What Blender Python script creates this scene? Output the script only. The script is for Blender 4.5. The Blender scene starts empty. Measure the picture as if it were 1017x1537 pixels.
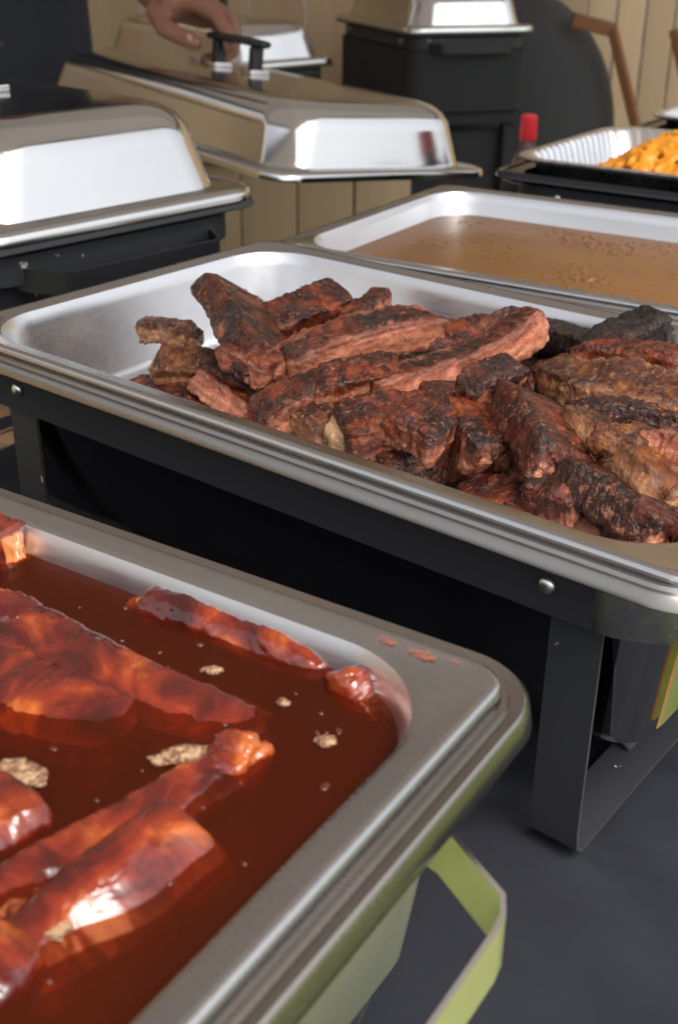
import bpy, bmesh, math, random
from mathutils import Vector, Matrix, noise
random.seed(7)
R = math.radians
S = bpy.context.scene
COL = S.collection
RIM = 0.935            # height of the chafing dish rims
TAB = 0.750            # table top

# ---------------------------------------------------------------- camera
cd = bpy.data.cameras.new('camera')
camo = bpy.data.objects.new('camera', cd); COL.objects.link(camo)
F_ = Vector((-0.51834655, 0.72816164, -0.44843895))
R_ = Vector((0.81218759, 0.58333585, 0.00840281))
U_ = Vector((-0.26770912, 0.35986098, 0.89377397))
camo.matrix_world = Matrix(((R_.x, U_.x, -F_.x, .66352), (R_.y, U_.y, -F_.y, -.43985), (R_.z, U_.z, -F_.z, RIM + .24274), (0, 0, 0, 1)))
cd.sensor_fit = 'VERTICAL'; cd.sensor_height = 24; cd.lens = 24 * 1741.6 / 1537
cd.clip_start = .02; cd.clip_end = 600
cd.dof.use_dof = True; cd.dof.focus_distance = .62; cd.dof.aperture_fstop = 8.5
S.camera = camo

# ---------------------------------------------------------------- sky, sun, exposure
SUN_EL, SUN_AZ = R(56), R(115)      # azimuth clockwise from +y: sun over the open lawn, to the right
w = bpy.data.worlds.new('World'); S.world = w; w.use_nodes = True
nt = w.node_tree; bg = nt.nodes['Background']
sky = nt.nodes.new('ShaderNodeTexSky'); sky.sky_type = 'NISHITA'; sky.sun_disc = False
sky.sun_elevation = SUN_EL; sky.sun_rotation = SUN_AZ
sky.air_density = 1.0; sky.dust_density = 4.0; sky.ozone_density = 1.0
hs = nt.nodes.new('ShaderNodeHueSaturation'); hs.inputs['Saturation'].default_value = .25
nt.links.new(sky.outputs[0], hs.inputs['Color']); nt.links.new(hs.outputs[0], bg.inputs['Color'])
bg.inputs['Strength'].default_value = .15
sd = bpy.data.lights.new('sun', 'SUN'); sd.energy = 1.4; sd.angle = R(30); sd.color = (1, .95, .88)
so = bpy.data.objects.new('sun', sd); COL.objects.link(so)
sv = Vector((math.sin(SUN_AZ) * math.cos(SUN_EL), math.cos(SUN_AZ) * math.cos(SUN_EL), math.sin(SUN_EL)))
so.rotation_euler = sv.to_track_quat('Z', 'Y').to_euler(); so.location = (3, -1, 5)
S.view_settings.view_transform = 'Standard'; S.view_settings.look = 'None'; S.view_settings.gamma = 1
S.view_settings.exposure = 0.95
S.render.engine = 'CYCLES'
S.cycles.max_bounces = 10; S.cycles.transparent_max_bounces = 16

# ---------------------------------------------------------------- materials
def mat(name, col, rough=.5, metal=0, **k):
    m = bpy.data.materials.new(name); m.use_nodes = True
    n = m.node_tree.nodes; b = n['Principled BSDF']
    b.inputs['Base Color'].default_value = (*col, 1); b.inputs['Roughness'].default_value = rough
    b.inputs['Metallic'].default_value = metal
    for a, v in k.items(): b.inputs[a.replace('_', ' ')].default_value = v
    return m
def N(m, t, **k):
    n = m.node_tree.nodes.new(t)
    for a, v in k.items():
        if a in n.inputs: n.inputs[a].default_value = v
        else: setattr(n, a, v)
    return n
def LK(m, a, b): m.node_tree.links.new(a, b)
def BS(m): return m.node_tree.nodes['Principled BSDF']
def coords(m, scale=(1, 1, 1), kind='Object'):
    t = N(m, 'ShaderNodeTexCoord'); mp = N(m, 'ShaderNodeMapping'); mp.inputs['Scale'].default_value = scale
    LK(m, t.outputs[kind], mp.inputs['Vector']); return mp.outputs[0]
def noise_tex(m, vec, scale, detail=4, rough=.55, dist=0):
    n = N(m, 'ShaderNodeTexNoise'); n.inputs['Scale'].default_value = scale; n.inputs['Detail'].default_value = detail
    n.inputs['Roughness'].default_value = rough; n.inputs['Distortion'].default_value = dist
    LK(m, vec, n.inputs['Vector']); return n.outputs[0]
def ramp(m, fac, stops):
    n = N(m, 'ShaderNodeValToRGB'); e = n.color_ramp.elements
    while len(e) < len(stops): e.new(.5)
    for i, (p, c) in enumerate(stops): e[i].position = p; e[i].color = (*c, 1) if len(c) == 3 else c
    LK(m, fac, n.inputs[0]); return n.outputs[0]
def mixc(m, fac, a, b, mode='MIX'):
    n = N(m, 'ShaderNodeMix', data_type='RGBA', blend_type=mode)
    for v, i in ((fac, 0), (a, 6), (b, 7)):
        if hasattr(v, 'is_linked'): LK(m, v, n.inputs[i])
        else: n.inputs[i].default_value = v if i == 0 else (*v, 1)
    return n.outputs[2]
def mathn(m, op, a, b=0, clamp=False):
    n = N(m, 'ShaderNodeMath', operation=op, use_clamp=clamp)
    for v, i in ((a, 0), (b, 1)):
        if hasattr(v, 'is_linked'): LK(m, v, n.inputs[i])
        else: n.inputs[i].default_value = v
    return n.outputs[0]
def bump(m, h, strength=.3, dist=.002, prev=None):
    n = N(m, 'ShaderNodeBump'); n.inputs['Strength'].default_value = strength; n.inputs['Distance'].default_value = dist
    LK(m, h, n.inputs['Height'])
    if prev is not None: LK(m, prev, n.inputs['Normal'])
    return n.outputs[0]

def steel(name, col, r0, r1, streak=(6, 60, 60), bs=.04):
    m = mat(name, col, .2, 1)
    v = coords(m, streak); n1 = noise_tex(m, v, 8, 5); v2 = coords(m); n2 = noise_tex(m, v2, 14, 5)
    f = mathn(m, 'ADD', mathn(m, 'MULTIPLY', n1, .5), mathn(m, 'MULTIPLY', n2, .5))
    r = N(m, 'ShaderNodeMapRange'); r.inputs[1].default_value = .3; r.inputs[2].default_value = .7
    r.inputs[3].default_value = r0; r.inputs[4].default_value = r1
    LK(m, f, r.inputs[0]); LK(m, r.outputs[0], BS(m).inputs['Roughness'])
    LK(m, bump(m, n2, bs, .004), BS(m).inputs['Normal'])
    c = mixc(m, n2, tuple(x * .93 for x in col), tuple(min(1, x * 1.05) for x in col)); LK(m, c, BS(m).inputs['Base Color'])
    return m
M = {}
M['steel'] = steel('brushed_steel', (.50, .487, .478), .13, .34)
M['panin'] = steel('satin_steel', (.68, .68, .69), .26, .42, bs=.08)
M['mirror'] = steel('polished_steel', (.60, .59, .575), .08, .17, bs=.02)
M['ring'] = steel('worn_steel', (.36, .325, .295), .16, .32)
M['darkrim'] = steel('dull_steel', (.30, .28, .26), .22, .36)
M['darkmirror'] = steel('dark_polished_steel', (.10, .10, .115), .10, .2, bs=.02)  # dark base colour stands in for the dark cloth the steel mirrors
M['foil'] = steel('aluminium_foil', (.80, .80, .81), .22, .38, (30, 30, 30), .3)
M['lid'] = steel('lid_steel', (.60, .595, .585), .10, .20, (2, 2, 2), .02)
M['edge'] = mat('bare_steel_edge', (.72, .71, .69), .32, 1)
m = mat('black_paint', (.022, .023, .027), .55)
n1 = noise_tex(m, coords(m), 60, 6, .65)
chip = ramp(m, n1, [(.675, (0, 0, 0)), (.69, (1, 1, 1))])
LK(m, mixc(m, chip, (.024, .025, .029), (.45, .44, .43)), BS(m).inputs['Base Color'])
M['black'] = m
M['matblack'] = mat('matt_black', (.016, .016, .020), .8)
M['blackgloss'] = mat('black_enamel', (.012, .012, .015), .22)
M['grip'] = mat('black_plastic', (.014, .014, .016), .42)
M['film'] = mat('lime_film', (.56, .60, .22), .28, .35, Coat_Weight=.4)  # lime reflection on the steel, put into the colour
M['palefilm'] = mat('pale_green_film', (.60, .62, .40), .26, .45, Coat_Weight=.4)  # paler lime reflection, also put into the colour
M['orange'] = mat('orange_tape', (.62, .30, .10), .35)  # orange edge of the painted lime reflection
# tablecloth
m = mat('charcoal_cloth', (.020, .021, .027), .9, Specular_IOR_Level=.15)
v = coords(m, (1, 1, 1)); wv = noise_tex(m, v, 900, 2); wr = noise_tex(m, v, 9, 5, .6)
LK(m, mixc(m, wr, (.015, .016, .021), (.026, .0275, .035)), BS(m).inputs['Base Color'])
b1 = bump(m, wv, .25, .0006); wr2 = noise_tex(m, coords(m, (1.5, 3.2, 1)), 3.2, 1, .4, .8); LK(m, bump(m, wr2, .8, .03, bump(m, wr, .3, .01, b1)), BS(m).inputs['Normal'])
M['cloth'] = m
def wood(name, a, b, sc=(1, 1, .08), rough=.7):
    m = mat(name, a, rough); v = coords(m, sc); oi = N(m, 'ShaderNodeObjectInfo')
    ad = N(m, 'ShaderNodeVectorMath', operation='ADD'); LK(m, v, ad.inputs[0]); LK(m, oi.outputs['Random'], ad.inputs[1])
    n1 = noise_tex(m, ad.outputs[0], 22, 6, .6, .6); n2 = noise_tex(m, ad.outputs[0], 4, 3)
    c = mixc(m, n1, a, b); c = mixc(m, mathn(m, 'MULTIPLY', n2, .55), c, tuple(x * .5 for x in a))
    h = N(m, 'ShaderNodeHueSaturation'); LK(m, c, h.inputs['Color'])
    LK(m, mathn(m, 'ADD', mathn(m, 'MULTIPLY', oi.outputs['Random'], .4), .8), h.inputs['Value'])
    LK(m, h.outputs[0], BS(m).inputs['Base Color']); LK(m, bump(m, n1, .3, .003), BS(m).inputs['Normal'])
    return m
M['fence'] = wood('fence_wood', (.43, .295, .175), (.60, .445, .285))
M['rail'] = wood('rail_wood', (.22, .13, .065), (.33, .21, .11), (.08, 1, 1))
M['tablewood'] = wood('table_wood', (.24, .14, .07), (.38, .24, .13), (.08, 1, 1), .5)
m = mat('canvas', (.27, .24, .225), .9); out = m.node_tree.nodes['Material Output']; tl = N(m, 'ShaderNodeBsdfTranslucent'); tl.inputs[0].default_value = (.40, .35, .325, 1)
mx = N(m, 'ShaderNodeMixShader'); mx.inputs[0].default_value = .38; LK(m, BS(m).outputs[0], mx.inputs[1]); LK(m, tl.outputs[0], mx.inputs[2]); LK(m, mx.outputs[0], out.inputs[0]); M['canvas'] = m
M['siding'] = wood('siding', (.17, .145, .125), (.24, .21, .185), (.08, 1, 1))
M['roofing'] = mat('roofing', (.06, .055, .05), .9)
M['chairwood'] = wood('chair_wood', (.20, .075, .03), (.33, .14, .06))
# meat: vertex colour r = bark, g = char, b = bone, alpha unused
def meat(name, bark0, bark1, cut0, cut1, char, fat, rough, coat, gl):
    m = mat(name, bark0, rough, Coat_Weight=coat, Coat_Roughness=gl, Specular_IOR_Level=.22, Subsurface_Weight=.06, Subsurface_Scale=.004)
    BS(m).inputs['Subsurface Radius'].default_value = (1, .3, .2)
    at = N(m, 'ShaderNodeVertexColor'); at.layer_name = 'kind'; sp = N(m, 'ShaderNodeSeparateColor'); LK(m, at.outputs[0], sp.inputs[0])
    oi = N(m, 'ShaderNodeObjectInfo'); v0 = coords(m)
    ad = N(m, 'ShaderNodeVectorMath', operation='MULTIPLY_ADD'); LK(m, v0, ad.inputs[0]); ad.inputs[1].default_value = (1, 1, 1)
    LK(m, oi.outputs['Random'], ad.inputs[2]); v = ad.outputs[0]
    mp = N(m, 'ShaderNodeMapping'); mp.inputs['Scale'].default_value = (.28, 1, 1); LK(m, v, mp.inputs[0])
    big = noise_tex(m, v, 55, 5, .6, .5); fine = noise_tex(m, v, 260, 6, .7); fib = noise_tex(m, mp.outputs[0], 210, 5, .65, .4)
    mid = noise_tex(m, v, 120, 5, .65, .8)
    bgm = mathn(m, 'ADD', mathn(m, 'MULTIPLY', big, .6), mathn(m, 'MULTIPLY', mid, .4))
    bark = ramp(m, bgm, [(.38, tuple(x * .4 for x in bark0)), (.46, bark0), (.54, bark1), (.64, tuple(min(1, x * y) for x, y in zip(bark1, (2.4, 3.4, 2.2))))])
    bark = mixc(m, ramp(m, mathn(m, 'ADD', mathn(m, 'ADD', mathn(m, 'MULTIPLY', mid, .55), mathn(m, 'MULTIPLY', fine, .38)), mathn(m, 'MULTIPLY', sp.outputs[1], .30)), [(.49, (0, 0, 0)), (.63, (.85, .85, .85))]), bark, char)
    bark = mixc(m, ramp(m, fine, [(.56, (0, 0, 0)), (.70, (.75, .75, .75))]), bark, fat)
    cut = mixc(m, ramp(m, fib, [(.33, (0, 0, 0)), (.66, (1, 1, 1))]), cut0, cut1)
    lay = mathn(m, 'ADD', at.outputs['Alpha'], mathn(m, 'MULTIPLY', mathn(m, 'SUBTRACT', big, .5), .9))
    cut = mixc(m, .62, cut, ramp(m, lay, [(.10, bark1), (.24, tuple(min(1, x * 1.15) for x in cut1)), (.42, cut0), (.56, cut1), (.70, cut0), (.90, bark0)]))
    cut = mixc(m, ramp(m, mid, [(.54, (0, 0, 0)), (.70, (.55, .55, .55))]), cut, bark1)
    cut = mixc(m, ramp(m, fib, [(.60, (0, 0, 0)), (.72, (.7, .7, .7))]), cut, fat)
    f = mathn(m, 'ADD', sp.outputs[0], mathn(m, 'MULTIPLY', mathn(m, 'SUBTRACT', big, .5), 1.5))
    f = mathn(m, 'ADD', f, mathn(m, 'MULTIPLY', mathn(m, 'SUBTRACT', fine, .5), .5))
    c = mixc(m, ramp(m, f, [(.38, (0, 0, 0)), (.58, (1, 1, 1))]), cut, bark)
    bone = mixc(m, big, (.62, .44, .24), (.42, .20, .09))
    c = mixc(m, ramp(m, mathn(m, 'ADD', sp.outputs[2], mathn(m, 'MULTIPLY', mathn(m, 'SUBTRACT', mid, .5), .6)), [(.42, (0, 0, 0)), (.6, (1, 1, 1))]), c, bone)
    LK(m, c, BS(m).inputs['Base Color'])
    LK(m, ramp(m, mid, [(.35, (rough * .55,) * 3), (.65, (min(1, rough * 1.9),) * 3)]), BS(m).inputs['Roughness'])
    b1 = bump(m, mid, .8, .004); b2 = bump(m, fine, .8, .0016, b1); b3 = bump(m, fib, .45, .0016, b2)
    LK(m, b3, BS(m).inputs['Normal']); LK(m, bump(m, fine, .5, .0014, bump(m, mid, .8, .004)), BS(m).inputs['Coat Normal'])
    return m
M['rib'] = meat('smoked_rib', (.028, .0046, .0026), (.125, .019, .006), (.42, .10, .052), (.70, .30, .175), (.012, .006, .005), (.46, .15, .045), .30, .50, .05)
M['ribfat'] = meat('fatty_rib', (.042, .009, .005), (.14, .036, .011), (.30, .105, .045), (.54, .29, .14), (.012, .007, .006), (.50, .21, .06), .30, .50, .05)
M['ribchar'] = meat('charred_rib', (.020, .011, .010), (.05, .018, .012), (.16, .05, .03), (.26, .10, .06), (.006, .005, .005), (.07, .035, .025), .35, .35, .08)
def glazed():
    m = mat('glazed_rib', (.2, .03, .01), .16, Coat_Weight=1, Coat_Roughness=.03, Coat_IOR=1.5, Specular_IOR_Level=.25)
    at = N(m, 'ShaderNodeVertexColor'); at.layer_name = 'kind'; sp = N(m, 'ShaderNodeSeparateColor'); LK(m, at.outputs[0], sp.inputs[0])
    oi = N(m, 'ShaderNodeObjectInfo'); v0 = coords(m)
    ad = N(m, 'ShaderNodeVectorMath', operation='ADD'); LK(m, v0, ad.inputs[0]); LK(m, oi.outputs['Random'], ad.inputs[1]); v = ad.outputs[0]
    big = noise_tex(m, v, 38, 4, .55, .6); mid = noise_tex(m, v, 110, 5, .6, .5); fine = noise_tex(m, v, 330, 4, .6)
    c = ramp(m, big, [(.30, (.026, .003, .002)), (.46, (.095, .008, .004)), (.58, (.21, .024, .007)), (.72, (.46, .11, .018))])
    c = mixc(m, ramp(m, mid, [(.50, (0, 0, 0)), (.72, (.6, .6, .6))]), c, (.040, .005, .004))
    c = mixc(m, ramp(m, mathn(m, 'ADD', sp.outputs[2], mathn(m, 'MULTIPLY', mathn(m, 'SUBTRACT', mid, .5), .6)), [(.4, (0, 0, 0)), (.65, (1, 1, 1))]), c, (.58, .20, .06))
    LK(m, c, BS(m).inputs['Base Color'])
    b1 = bump(m, big, .35, .004); b2 = bump(m, mid, .28, .0016, b1); LK(m, b2, BS(m).inputs['Normal'])
    LK(m, bump(m, big, .30, .004), BS(m).inputs['Coat Normal'])
    return m
M['glaze'] = glazed()
# barbecue sauce: thin layers that let the meat below show dimly
m = mat('barbecue_sauce', (.075, .010, .0035), .10, Specular_IOR_Level=.28)
b = BS(m); out = m.node_tree.nodes['Material Output']
v = coords(m); n1 = noise_tex(m, v, 26, 4, .55); n2 = noise_tex(m, v, 7, 3)
LK(m, mixc(m, n2, (.050, .007, .0022), (.090, .017, .004)), b.inputs['Base Color'])
LK(m, bump(m, n1, .10, .003), b.inputs['Normal'])
tr = N(m, 'ShaderNodeBsdfTransparent'); tr.inputs[0].default_value = (.95, .55, .35, 1)
mx = N(m, 'ShaderNodeMixShader'); mx.inputs[0].default_value = .42
LK(m, tr.outputs[0], mx.inputs[1]); LK(m, b.outputs[0], mx.inputs[2]); LK(m, mx.outputs[0], out.inputs[0])
M['sauce'] = m
m = mat('foam', (.55, .36, .20), .45); v = coords(m); n1 = noise_tex(m, v, 500, 4, .7)
LK(m, mixc(m, ramp(m, n1, [(.4, (0, 0, 0)), (.62, (1, 1, 1))]), (.12, .03, .012), (.50, .33, .18)), BS(m).inputs['Base Color']); LK(m, bump(m, n1, .6, .002), BS(m).inputs['Normal'])
M['foam'] = m
m = mat('bean_sauce', (.22, .105, .035), .35, Coat_Weight=.12, Coat_Roughness=.08, Specular_IOR_Level=.25); v = coords(m); n1 = noise_tex(m, v, 16, 5)
LK(m, mixc(m, n1, (.12, .050, .015), (.26, .115, .028)), BS(m).inputs['Base Color']); LK(m, bump(m, noise_tex(m, v, 90, 4), .35, .003), BS(m).inputs['Normal'])
M['beansauce'] = m
M['bean'] = mat('bean_skin', (.17, .075, .025), .3, Coat_Weight=.3, Coat_Roughness=.1)
m = mat('cheese_pasta', (.80, .34, .035), .42, Subsurface_Weight=.1, Subsurface_Scale=.004)
LK(m, mixc(m, noise_tex(m, coords(m), 60, 4), (.78, .24, .006), (.86, .40, .03)), BS(m).inputs['Base Color'])
M['cheese'] = m
m = mat('dried_sauce', (.40, .12, .07), .4); out = m.node_tree.nodes['Material Output']; tr = N(m, 'ShaderNodeBsdfTransparent'); mx = N(m, 'ShaderNodeMixShader')
LK(m, ramp(m, noise_tex(m, coords(m), 420, 4, .7), [(.42, (.04,) * 3), (.66, (.6,) * 3)]), mx.inputs[0]); LK(m, tr.outputs[0], mx.inputs[1]); LK(m, BS(m).outputs[0], mx.inputs[2]); LK(m, mx.outputs[0], out.inputs[0]); M['stain'] = m
# grass ground
m = mat('lawn', (.14, .21, .035), .9); v = coords(m); n1 = noise_tex(m, v, 3, 5, .6); n2 = noise_tex(m, v, 60, 4, .7)
c = mixc(m, n1, (.11, .17, .028), (.21, .26, .055)); LK(m, mixc(m, mathn(m, 'MULTIPLY', n2, .5), c, (.08, .10, .02)), BS(m).inputs['Base Color'])
LK(m, bump(m, n2, .8, .03), BS(m).inputs['Normal']); M['lawn'] = m
m = mat('skin', (.34, .165, .105), .45, Subsurface_Weight=.2, Subsurface_Scale=.01)
BS(m).inputs['Subsurface Radius'].default_value = (1, .35, .2)
n1 = noise_tex(m, coords(m), 45, 5); LK(m, mixc(m, n1, (.20, .085, .055), (.32, .15, .10)), BS(m).inputs['Base Color']); LK(m, bump(m, noise_tex(m, coords(m), 160, 4), .2, .002), BS(m).inputs['Normal'])
M['skin'] = m
M['nail'] = mat('nail', (.56, .33, .25), .3)
M['shirt'] = mat('navy_cotton', (.020, .022, .034), .85)
M['hair'] = mat('hair', (.012, .010, .009), .6)
m = mat('smoker_paint', (.030, .030, .033), .85); n1 = noise_tex(m, coords(m), 7, 5); LK(m, mixc(m, n1, (.024, .024, .027), (.042, .041, .043)), BS(m).inputs['Base Color']); M['smoker'] = m
M['red'] = mat('red_plastic', (.60, .02, .03), .35)
M['bottle'] = mat('brown_bottle', (.07, .028, .018), .3)

# ---------------------------------------------------------------- mesh helpers
def link(name, me, material=None, parent=None, smooth=True, matrix=None):
    o = bpy.data.objects.new(name, me); COL.objects.link(o)
    if material is not None:
        for x in (material if isinstance(material, (list, tuple)) else [material]): me.materials.append(x)
    if smooth:
        for p in me.polygons: p.use_smooth = True
    if parent: o.parent = parent
    if matrix is not None: o.matrix_local = matrix
    return o
def from_bm(name, bm, material, parent=None, smooth=True, autosm=None, matrix=None):
    me = bpy.data.meshes.new(name); bmesh.ops.recalc_face_normals(bm, faces=bm.faces); bm.to_mesh(me); bm.free()
    o = link(name, me, material, parent, smooth, matrix)
    if autosm: me.set_sharp_from_angle(angle=R(autosm))
    return o
def thing(name, label, cat, loc=(0, 0, 0), rot=(0, 0, 0), group=None):
    o = bpy.data.objects.new(name, None); COL.objects.link(o); o.location = loc; o.rotation_euler = rot; o.empty_display_size = .05
    return tag(o, label, cat, group)
def tag(o, label=None, cat=None, group=None, kind=None):
    if label: o['label'] = label
    if cat: o['category'] = cat
    if group: o['group'] = group
    if kind: o['kind'] = kind
    return o
def box(bm, c, s, rot=None, bev=0):
    r = bmesh.ops.create_cube(bm, size=1); vs = r['verts']
    bmesh.ops.scale(bm, vec=s, verts=vs)
    if bev: bmesh.ops.bevel(bm, geom=list({e for v in vs for e in v.link_edges}), offset=bev, segments=2, affect='EDGES', profile=.6); 
    return vs
def boxo(name, c, s, material, parent=None, bev=.002, rot=(0, 0, 0)):
    bm = bmesh.new(); box(bm, c, s, bev=bev)
    o = from_bm(name, bm, material, parent, True, 40); o.location = c; o.rotation_euler = rot; return o
def rrect(hx, hy, r, z, n=8, wob=None):
    r = min(r, hx - 1e-4, hy - 1e-4); pts = []
    for cx, cy, a0 in ((hx - r, hy - r, 0), (-hx + r, hy - r, 90), (-hx + r, -hy + r, 180), (hx - r, -hy + r, 270)):
        for i in range(n + 1):
            a = R(a0 + 90 * i / n); pts.append((cx + r * math.cos(a), cy + r * math.sin(a), z))
    return pts
def loft(bm, rings, cap0=False, cap1=False):
    prev = None; first = None
    for ring in rings:
        vs = [bm.verts.new(p) for p in ring]
        if prev:
            n = len(vs)
            for i in range(n):
                bm.faces.new((prev[i], prev[(i + 1) % n], vs[(i + 1) % n], vs[i]))
        else: first = vs
        prev = vs
    if cap0: bm.faces.new(first)
    if cap1: bm.faces.new(prev)
def rlofto(name, secs, material, parent=None, cap0=False, cap1=False, n=8, autosm=35):
    bm = bmesh.new(); loft(bm, [rrect(*s, n=n) for s in secs], cap0, cap1)
    return from_bm(name, bm, material, parent, True, autosm)
def strap(name, pts, wdir, width, th, mats, parent):
    """flat metal strip bent along pts, its width along wdir; long thin edges take mats[1]"""
    bm = bmesh.new(); wd = Vector(wdir).normalized() * width / 2; pts = [Vector(p) for p in pts]; rows = []
    for i, p in enumerate(pts):
        d0 = (p - pts[i - 1]).normalized() if i else None; d1 = (pts[i + 1] - p).normalized() if i < len(pts) - 1 else None
        t = (d0 + d1).normalized() if d0 and d1 else (d0 or d1)
        nn = t.cross(wd).normalized(); k = th / 2
        if d0 and d1: k /= max(.35, t.dot(d1))
        rows.append([bm.verts.new(p + wd * a + nn * k * b) for a, b in ((-1, -1), (1, -1), (1, 1), (-1, 1))])
    for a, b in zip(rows, rows[1:]):
        for i in range(4):
            f = bm.faces.new((a[i], a[(i + 1) % 4], b[(i + 1) % 4], b[i])); f.material_index = 1 if i in (1, 3) else 0
    bm.faces.new(rows[0]); bm.faces.new(rows[-1])
    return from_bm(name, bm, mats, parent, True, 30)
def tube(bm, pts, rad, n=10, cap=True):
    pts = [Vector(p) for p in pts]; rings = []; up = Vector((.13, .21, .97))
    for i, p in enumerate(pts):
        t = (pts[min(i + 1, len(pts) - 1)] - pts[max(i - 1, 0)]).normalized()
        a = t.cross(up).normalized(); b = a.cross(t); r = rad[i] if isinstance(rad, (list, tuple)) else rad
        rings.append([p + (a * math.cos(2 * math.pi * k / n) + b * math.sin(2 * math.pi * k / n)) * r for k in range(n)])
    loft(bm, rings, cap, cap)
def lathe(bm, prof, n=40, c=(0, 0)):
    loft(bm, [[(c[0] + r * math.cos(2 * math.pi * i / n), c[1] + r * math.sin(2 * math.pi * i / n), z) for i in range(n)] for r, z in prof], True, True)
def ball(bm, c, s, rotm=None, u=8, v=6):
    r = bmesh.ops.create_uvsphere(bm, u_segments=u, v_segments=v, radius=1)
    mt = Matrix.Translation(c) @ (rotm or Matrix()) @ Matrix.Diagonal((*s, 1)); bmesh.ops.transform(bm, matrix=mt, verts=r['verts'])

# ================================================================ SETTING
bm = bmesh.new(); bmesh.ops.create_grid(bm, x_segments=4, y_segments=4, size=200)
tag(from_bm('lawn', bm, M['lawn'], smooth=False), 'green lawn under and around the buffet', 'lawn', kind='structure')

# fence of upright boards, square to the line of sight
fd = Vector((-.5799, .8147, 0)); fr = Vector((.8147, .5799, 0)); fc = Vector((.66352, -.43985, 0)) + fd * 4.25
FH = 2.1
fence = thing('wooden_fence', 'tan fence of upright wooden boards behind the buffet', 'fence', fc, (0, 0, math.atan2(fr.y, fr.x)))
x = -4.2; i = 0
bcache = {}
while x < 4.2:
    wd = .185 if x < .25 else .098
    key = (wd, i % 4)
    if key not in bcache:
        bm = bmesh.new(); box(bm, (0, 0, 0), (wd - .007, .022, FH), bev=.004)
        me = bpy.data.meshes.new('board'); bmesh.ops.recalc_face_normals(bm, faces=bm.faces); bm.to_mesh(me); bm.free(); me.materials.append(M['fence']); bcache[key] = me
    o = bpy.data.objects.new('board', bcache[key]); COL.objects.link(o); o.parent = fence
    o.location = (x + wd / 2, random.uniform(-.004, .004), FH / 2 + .01 + random.uniform(-.01, .01)); o.rotation_euler = (0, random.uniform(-.004, .004), random.uniform(-.03, .03))
    x += wd; i += 1
for z in (.35, 1.1, 1.85): boxo('rail', (0, .05, z), (8.4, .06, .09), M['rail'], fence)
for k in range(5): boxo('post', (-4 + 2 * k, .13, FH / 2), (.09, .09, FH), M['fence'], fence)

side = thing('side_fence', 'tan board fence closing the left side of the yard', 'fence', (-2.9, -.6, 0), (0, 0, R(90)))  # out of view; added so the raised lid's side mirrors brown
for k in range(38):
    o = bpy.data.objects.new('board', bcache[(.185, k % 4)] if (.185, k % 4) in bcache else list(bcache.values())[0]); COL.objects.link(o); o.parent = side
    o.location = (-3.4 + .185 * k, random.uniform(-.004, .004), FH / 2 + .01); o.rotation_euler = (0, 0, random.uniform(-.03, .03))
for z in (.35, 1.1, 1.85): boxo('rail', (.1, -.05, z), (7.0, .06, .09), M['rail'], side)
# canvas canopy over the buffet (above the frame; the steel rims and lids mirror it)
can = thing('canopy', 'taupe canvas canopy on poles above the buffet tables', 'canopy', (-.75, 1.25, 0))
hx_, hy_, zt = 1.65, 1.95, 2.30; bm = bmesh.new(); ns = 24; gr = []
for i in range(ns + 1):
    rw = []
    for j in range(ns + 1):
        u = -1 + 2 * i / ns; v = -1 + 2 * j / ns; e = max(abs(u), abs(v))
        rw.append(bm.verts.new((u * hx_, v * hy_, zt + .55 * (1 - e) - .05 * (1 - (min(abs(u), abs(v)) / max(e, .01)) ** 2) * (1 - e) * e * 4)))
    gr.append(rw)
for i in range(ns):
    for j in range(ns): bm.faces.new((gr[i][j], gr[i + 1][j], gr[i + 1][j + 1], gr[i][j + 1]))
from_bm('canvas', bm, M['canvas'], can)
for sx in (-1, 1):
    boxo('valance', (sx * (hx_ + .004), 0, zt - .11), (.004, 2 * hy_, .22), M['canvas'], can, 0)
    boxo('valance', (0, sx * (hy_ + .004), zt - .11), (2 * hx_, .004, .22), M['canvas'], can, 0)
    for sy in (-1, 1): boxo('pole', (sx * (hx_ - .03), (sy * (hy_ - .03) if (sx, sy) != (1, -1) else .9), (zt - .01) / 2), (.035, .035, zt - .01), M['edge'], can)
# house beyond the fence (above the frame; the steel rims mirror it)
hc = fc + fd * 2.2
house = thing('house', 'grey brown house standing beyond the wooden fence', 'house', hc, (0, 0, math.atan2(fr.y, fr.x)))
for k in range(26): boxo('siding', (0, .0, .115 + .23 * k), (13, .05, .224), M['siding'], house, .004, (R(-3), 0, 0))
boxo('wall', (0, 2.1, 3.0), (13, 4.0, 6.0), M['siding'], house)
for s_ in (-1, 1): boxo('roof_slope', (0, 2.1 + s_ * 1.35, 6.75), (13.6, 3.4, .12), M['roofing'], house, .01, (R(-s_ * 30), 0, 0))
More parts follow.
